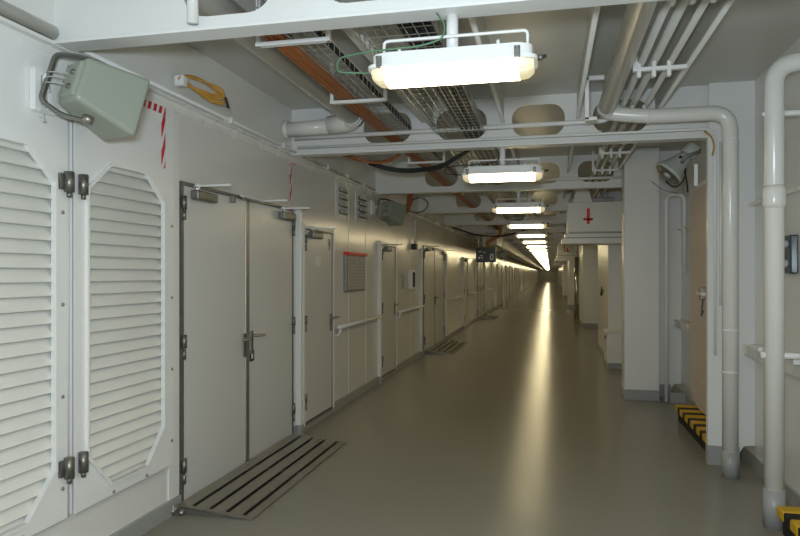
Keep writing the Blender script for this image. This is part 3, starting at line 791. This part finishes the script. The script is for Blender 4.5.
# ------------------------------------------------------------------ loudhailer horn
root = thing('megaphone_horn', (1.12, 6.2, 2.5), 'grey conical horn loudspeaker under the second beam by the right frame', 'loudspeaker')
ax0 = Vector((1.015, 6.12, 2.425)); ax1 = Vector((1.22, 6.14, 2.64))
d = (ax1 - ax0); L = d.length; T = Matrix.Translation(ax0) @ d.to_track_quat('Z', 'Y').to_matrix().to_4x4() @ Matrix.Scale(1.06, 4)
b = MB(); b.lathe([(.128, -.01), (.136, 0), (.128, .015), (.105, .05), (.082, .11), (.062, .17), (.052, .21)], M['horn'], 32, T); b.build('horn', root)
b = MB(); b.lathe([(.02, -.014), (.115, -.014), (.118, -.011), (.02, -.008)], M['steel_dark'], 28, T); b.lathe([(.03, -.03), (.034, -.015), (.034, -.013), (.01, -.012)], M['horn'], 20, T); b.build('grille', root, 'dark mouth of the horn')
b = MB(); b.lathe([(.055, .205), (.066, .215), (.066, .29), (.055, .31)], M['horn'], 24, T); b.build('driver', root)
b = MB(); b.tube([(1.10, 6.03, 2.50), (1.14, 6.02, 2.56), (1.22, 5.98, 2.58), (1.22, 5.90, 2.58)], .014, M['steel_dark'], 8, bend=.03); b.tube([(1.09, 6.02, 2.55), (1.09, 5.99, 2.55)], .012, M['black'], 8); b.build('bracket', root)
for pts, r_, m in (([(1.14, 6.05, 2.46), (1.13, 6.03, 2.36), (1.05, 6.02, 2.28), (.97, 6.02, 2.35)], .007, 'black'), ([(1.13, 6.05, 2.44), (1.145, 6.03, 2.34), (1.15, 6.02, 2.25)], .007, 'black'), ([(1.08, 6.02, 2.24), (.95, 6.02, 2.27), (.86, 6.02, 2.35)], .004, 'steel_dark')):
    b = MB(); b.tube(pts, r_, M[m], 6, bend=.05); b.build('cable', root)
b = MB(); b.box((1.165, 5.84, 2.28), (1.195, 5.845, 2.46), M['white'], .004)
tag(b.build('cable_tag'), 'white tag strip hanging right of the horn loudspeaker', 'tag')

# ------------------------------------------------------------------ beige shell door on the right wall
root = thing('door_%d' % (len(DOORS) + 1), (XR, 6.8, .2), 'beige round-cornered hatch door on the right wall above the hazard step', 'door', kind='structure')
b = MB(); b.plate([rrect(6.05, .21, 7.54, 2.42, .26, 8)], .05, M['pink'], onX(1.49)); b.build('leaf', root)
b = MB(); b.plate([rrect(5.99, .16, 7.62, 2.48, .30, 8), rrect(6.07, .23, 7.52, 2.40, .25, 8)], .10, M['beam'], onX(1.545)); b.build('frame', root)
b = MB()
for z in (1.0, .82, .63, .45): b.box((1.455, 6.15, z), (1.47, 7.45, z + .022), M['pink'], .003)
b.build('ribs', root)
b = MB(); b.box((1.41, 6.78, 1.30), (1.475, 6.88, 1.42), M['steel'], .012); b.box((1.38, 6.60, 1.345), (1.42, 6.84, 1.375), M['white'], .004); b.build('handle', root)
b = MB(); b.tube([(1.44, 6.83, 1.30), (1.42, 6.78, 1.17), (1.38, 6.62, 1.15), (1.36, 6.42, 1.21)], .008, M['steel_dark'], 6, bend=.08); b.build('cable', root)
b = MB(); b.box((1.462, 6.62, 1.08), (1.466, 6.78, 1.24), M['rust'], .0); b.box((1.462, 6.70, .70), (1.466, 6.76, .78), M['rust']); b.build('rust_patch', root, 'orange rust spots')

# ------------------------------------------------------------------ hazard steps
def hstep(y0, y1, x0, n, lab):
    root = thing('hazard_step', ((x0 + XR) / 2, (y0 + y1) / 2, 0), lab, 'step', 'black and yellow striped steps')
    b = MB(); b.box((x0 + .03, y0 + .02, .0), (XR - .03, y1 - .02, .10), M['hazblack'], .004); b.build('base', root)
    p = (y1 - y0) / (n - .5)
    b = MB()
    for i in range(n):
        a = y1 - i * p - p * .5
        b.box((x0, max(a, y0), .10), (XR - .03, a + p * .5, .165), M['yellow'], .012)
        if i < n - 1: b.box((x0 + .004, a - p * .5 + .002, .098), (XR - .035, a - .002, .161), M['hazblack'], .008)
    b.build('tread', root, 'alternating yellow and black tread strips')
hstep(6.02, 7.43, 1.29, 6, 'black and yellow striped step under the beige hatch door')
hstep(3.1, 4.33, 1.32, 6, 'black and yellow striped step at the lower right corner')

# right wall electrical fitting
root = thing('switch_unit', (XR, 4.9, 1.55), 'dark wall unit with two white knobs behind the right vertical pipe', 'switch')
b = MB(); b.box((XR - .05, 4.80, 1.55), (XR, 5.02, 1.81), M['glass_dark'], .01); b.build('plate', root)
for z in (1.62, 1.75):
    c = MB(); c.tube([(XR - .05, 4.86, z), (XR - .11, 4.86, z)], .026, M['white'], 14); c.build('knob', root)
b = MB(); b.box((1.47, 4.5, .985), (1.58, 4.72, 1.04), M['white'], .006); tag(b.build('ledge_box'), 'small white box on the right wall ledge behind the thick pipe', 'box')
b = MB(); b.box((1.47, 5.2, .985), (1.58, 5.42, 1.02), M['white'], .006); tag(b.build('ledge_box'), 'small white box on the right wall ledge beside the web frame', 'box')
# handle low right
b = MB(); b.tube([(XR, 4.18, .88), (XR - .07, 4.16, .88), (XR - .07, 4.16, .62), (XR, 4.18, .62)], .014, M['beam'], 8, bend=.04)
tag(b.build('grab_handle'), 'white grab handle on the right wall at the picture edge', 'handle')

# ------------------------------------------------------------------ camera, light, view
cam = bpy.data.cameras.new('camera'); co = bpy.data.objects.new('camera', cam); COL.objects.link(co)
cam.sensor_width = 36; cam.lens = 655 / 800 * 36; cam.shift_y = 5.8 / 800.0; cam.clip_start = .05; cam.clip_end = 300
co.location = (0, 0, CAMZ); co.rotation_euler = (PI / 2, 0, TH)
SC.camera = co

def area(name, loc, rot, sx, sy, power, col):
    l = bpy.data.lights.new(name, 'AREA'); l.shape = 'RECTANGLE'; l.size = sx; l.size_y = sy; l.energy = power; l.color = col
    o = bpy.data.objects.new(name, l); COL.objects.link(o); o.location = loc; o.rotation_euler = rot; return o
# camera flash
area('camera_flash', (-.05, -.10, 1.72), (math.radians(96), 0, TH), .22, .16, 78, (.78, .90, 1.0))
# the passage light hung on the beam behind the viewer
area('passage_light', (LX, -.25, 2.34), (0, 0, 0), .62, .16, 24, (1, .92, .74))

w = bpy.data.worlds.new('world'); SC.world = w; w.use_nodes = True
w.node_tree.nodes['Background'].inputs[0].default_value = (.01, .01, .01, 1)
SC.view_settings.view_transform = 'Standard'; SC.view_settings.look = 'None'; SC.view_settings.gamma = 1
SC.view_settings.exposure = 0.14; SC.view_settings.use_curve_mapping = False
SC.cycles.use_denoising = True
SC.cycles.sample_clamp_indirect = 4.0
SC.cycles.max_bounces = 8; SC.cycles.diffuse_bounces = 5; SC.cycles.glossy_bounces = 4
SC.cycles.caustics_reflective = False; SC.cycles.caustics_refractive = False
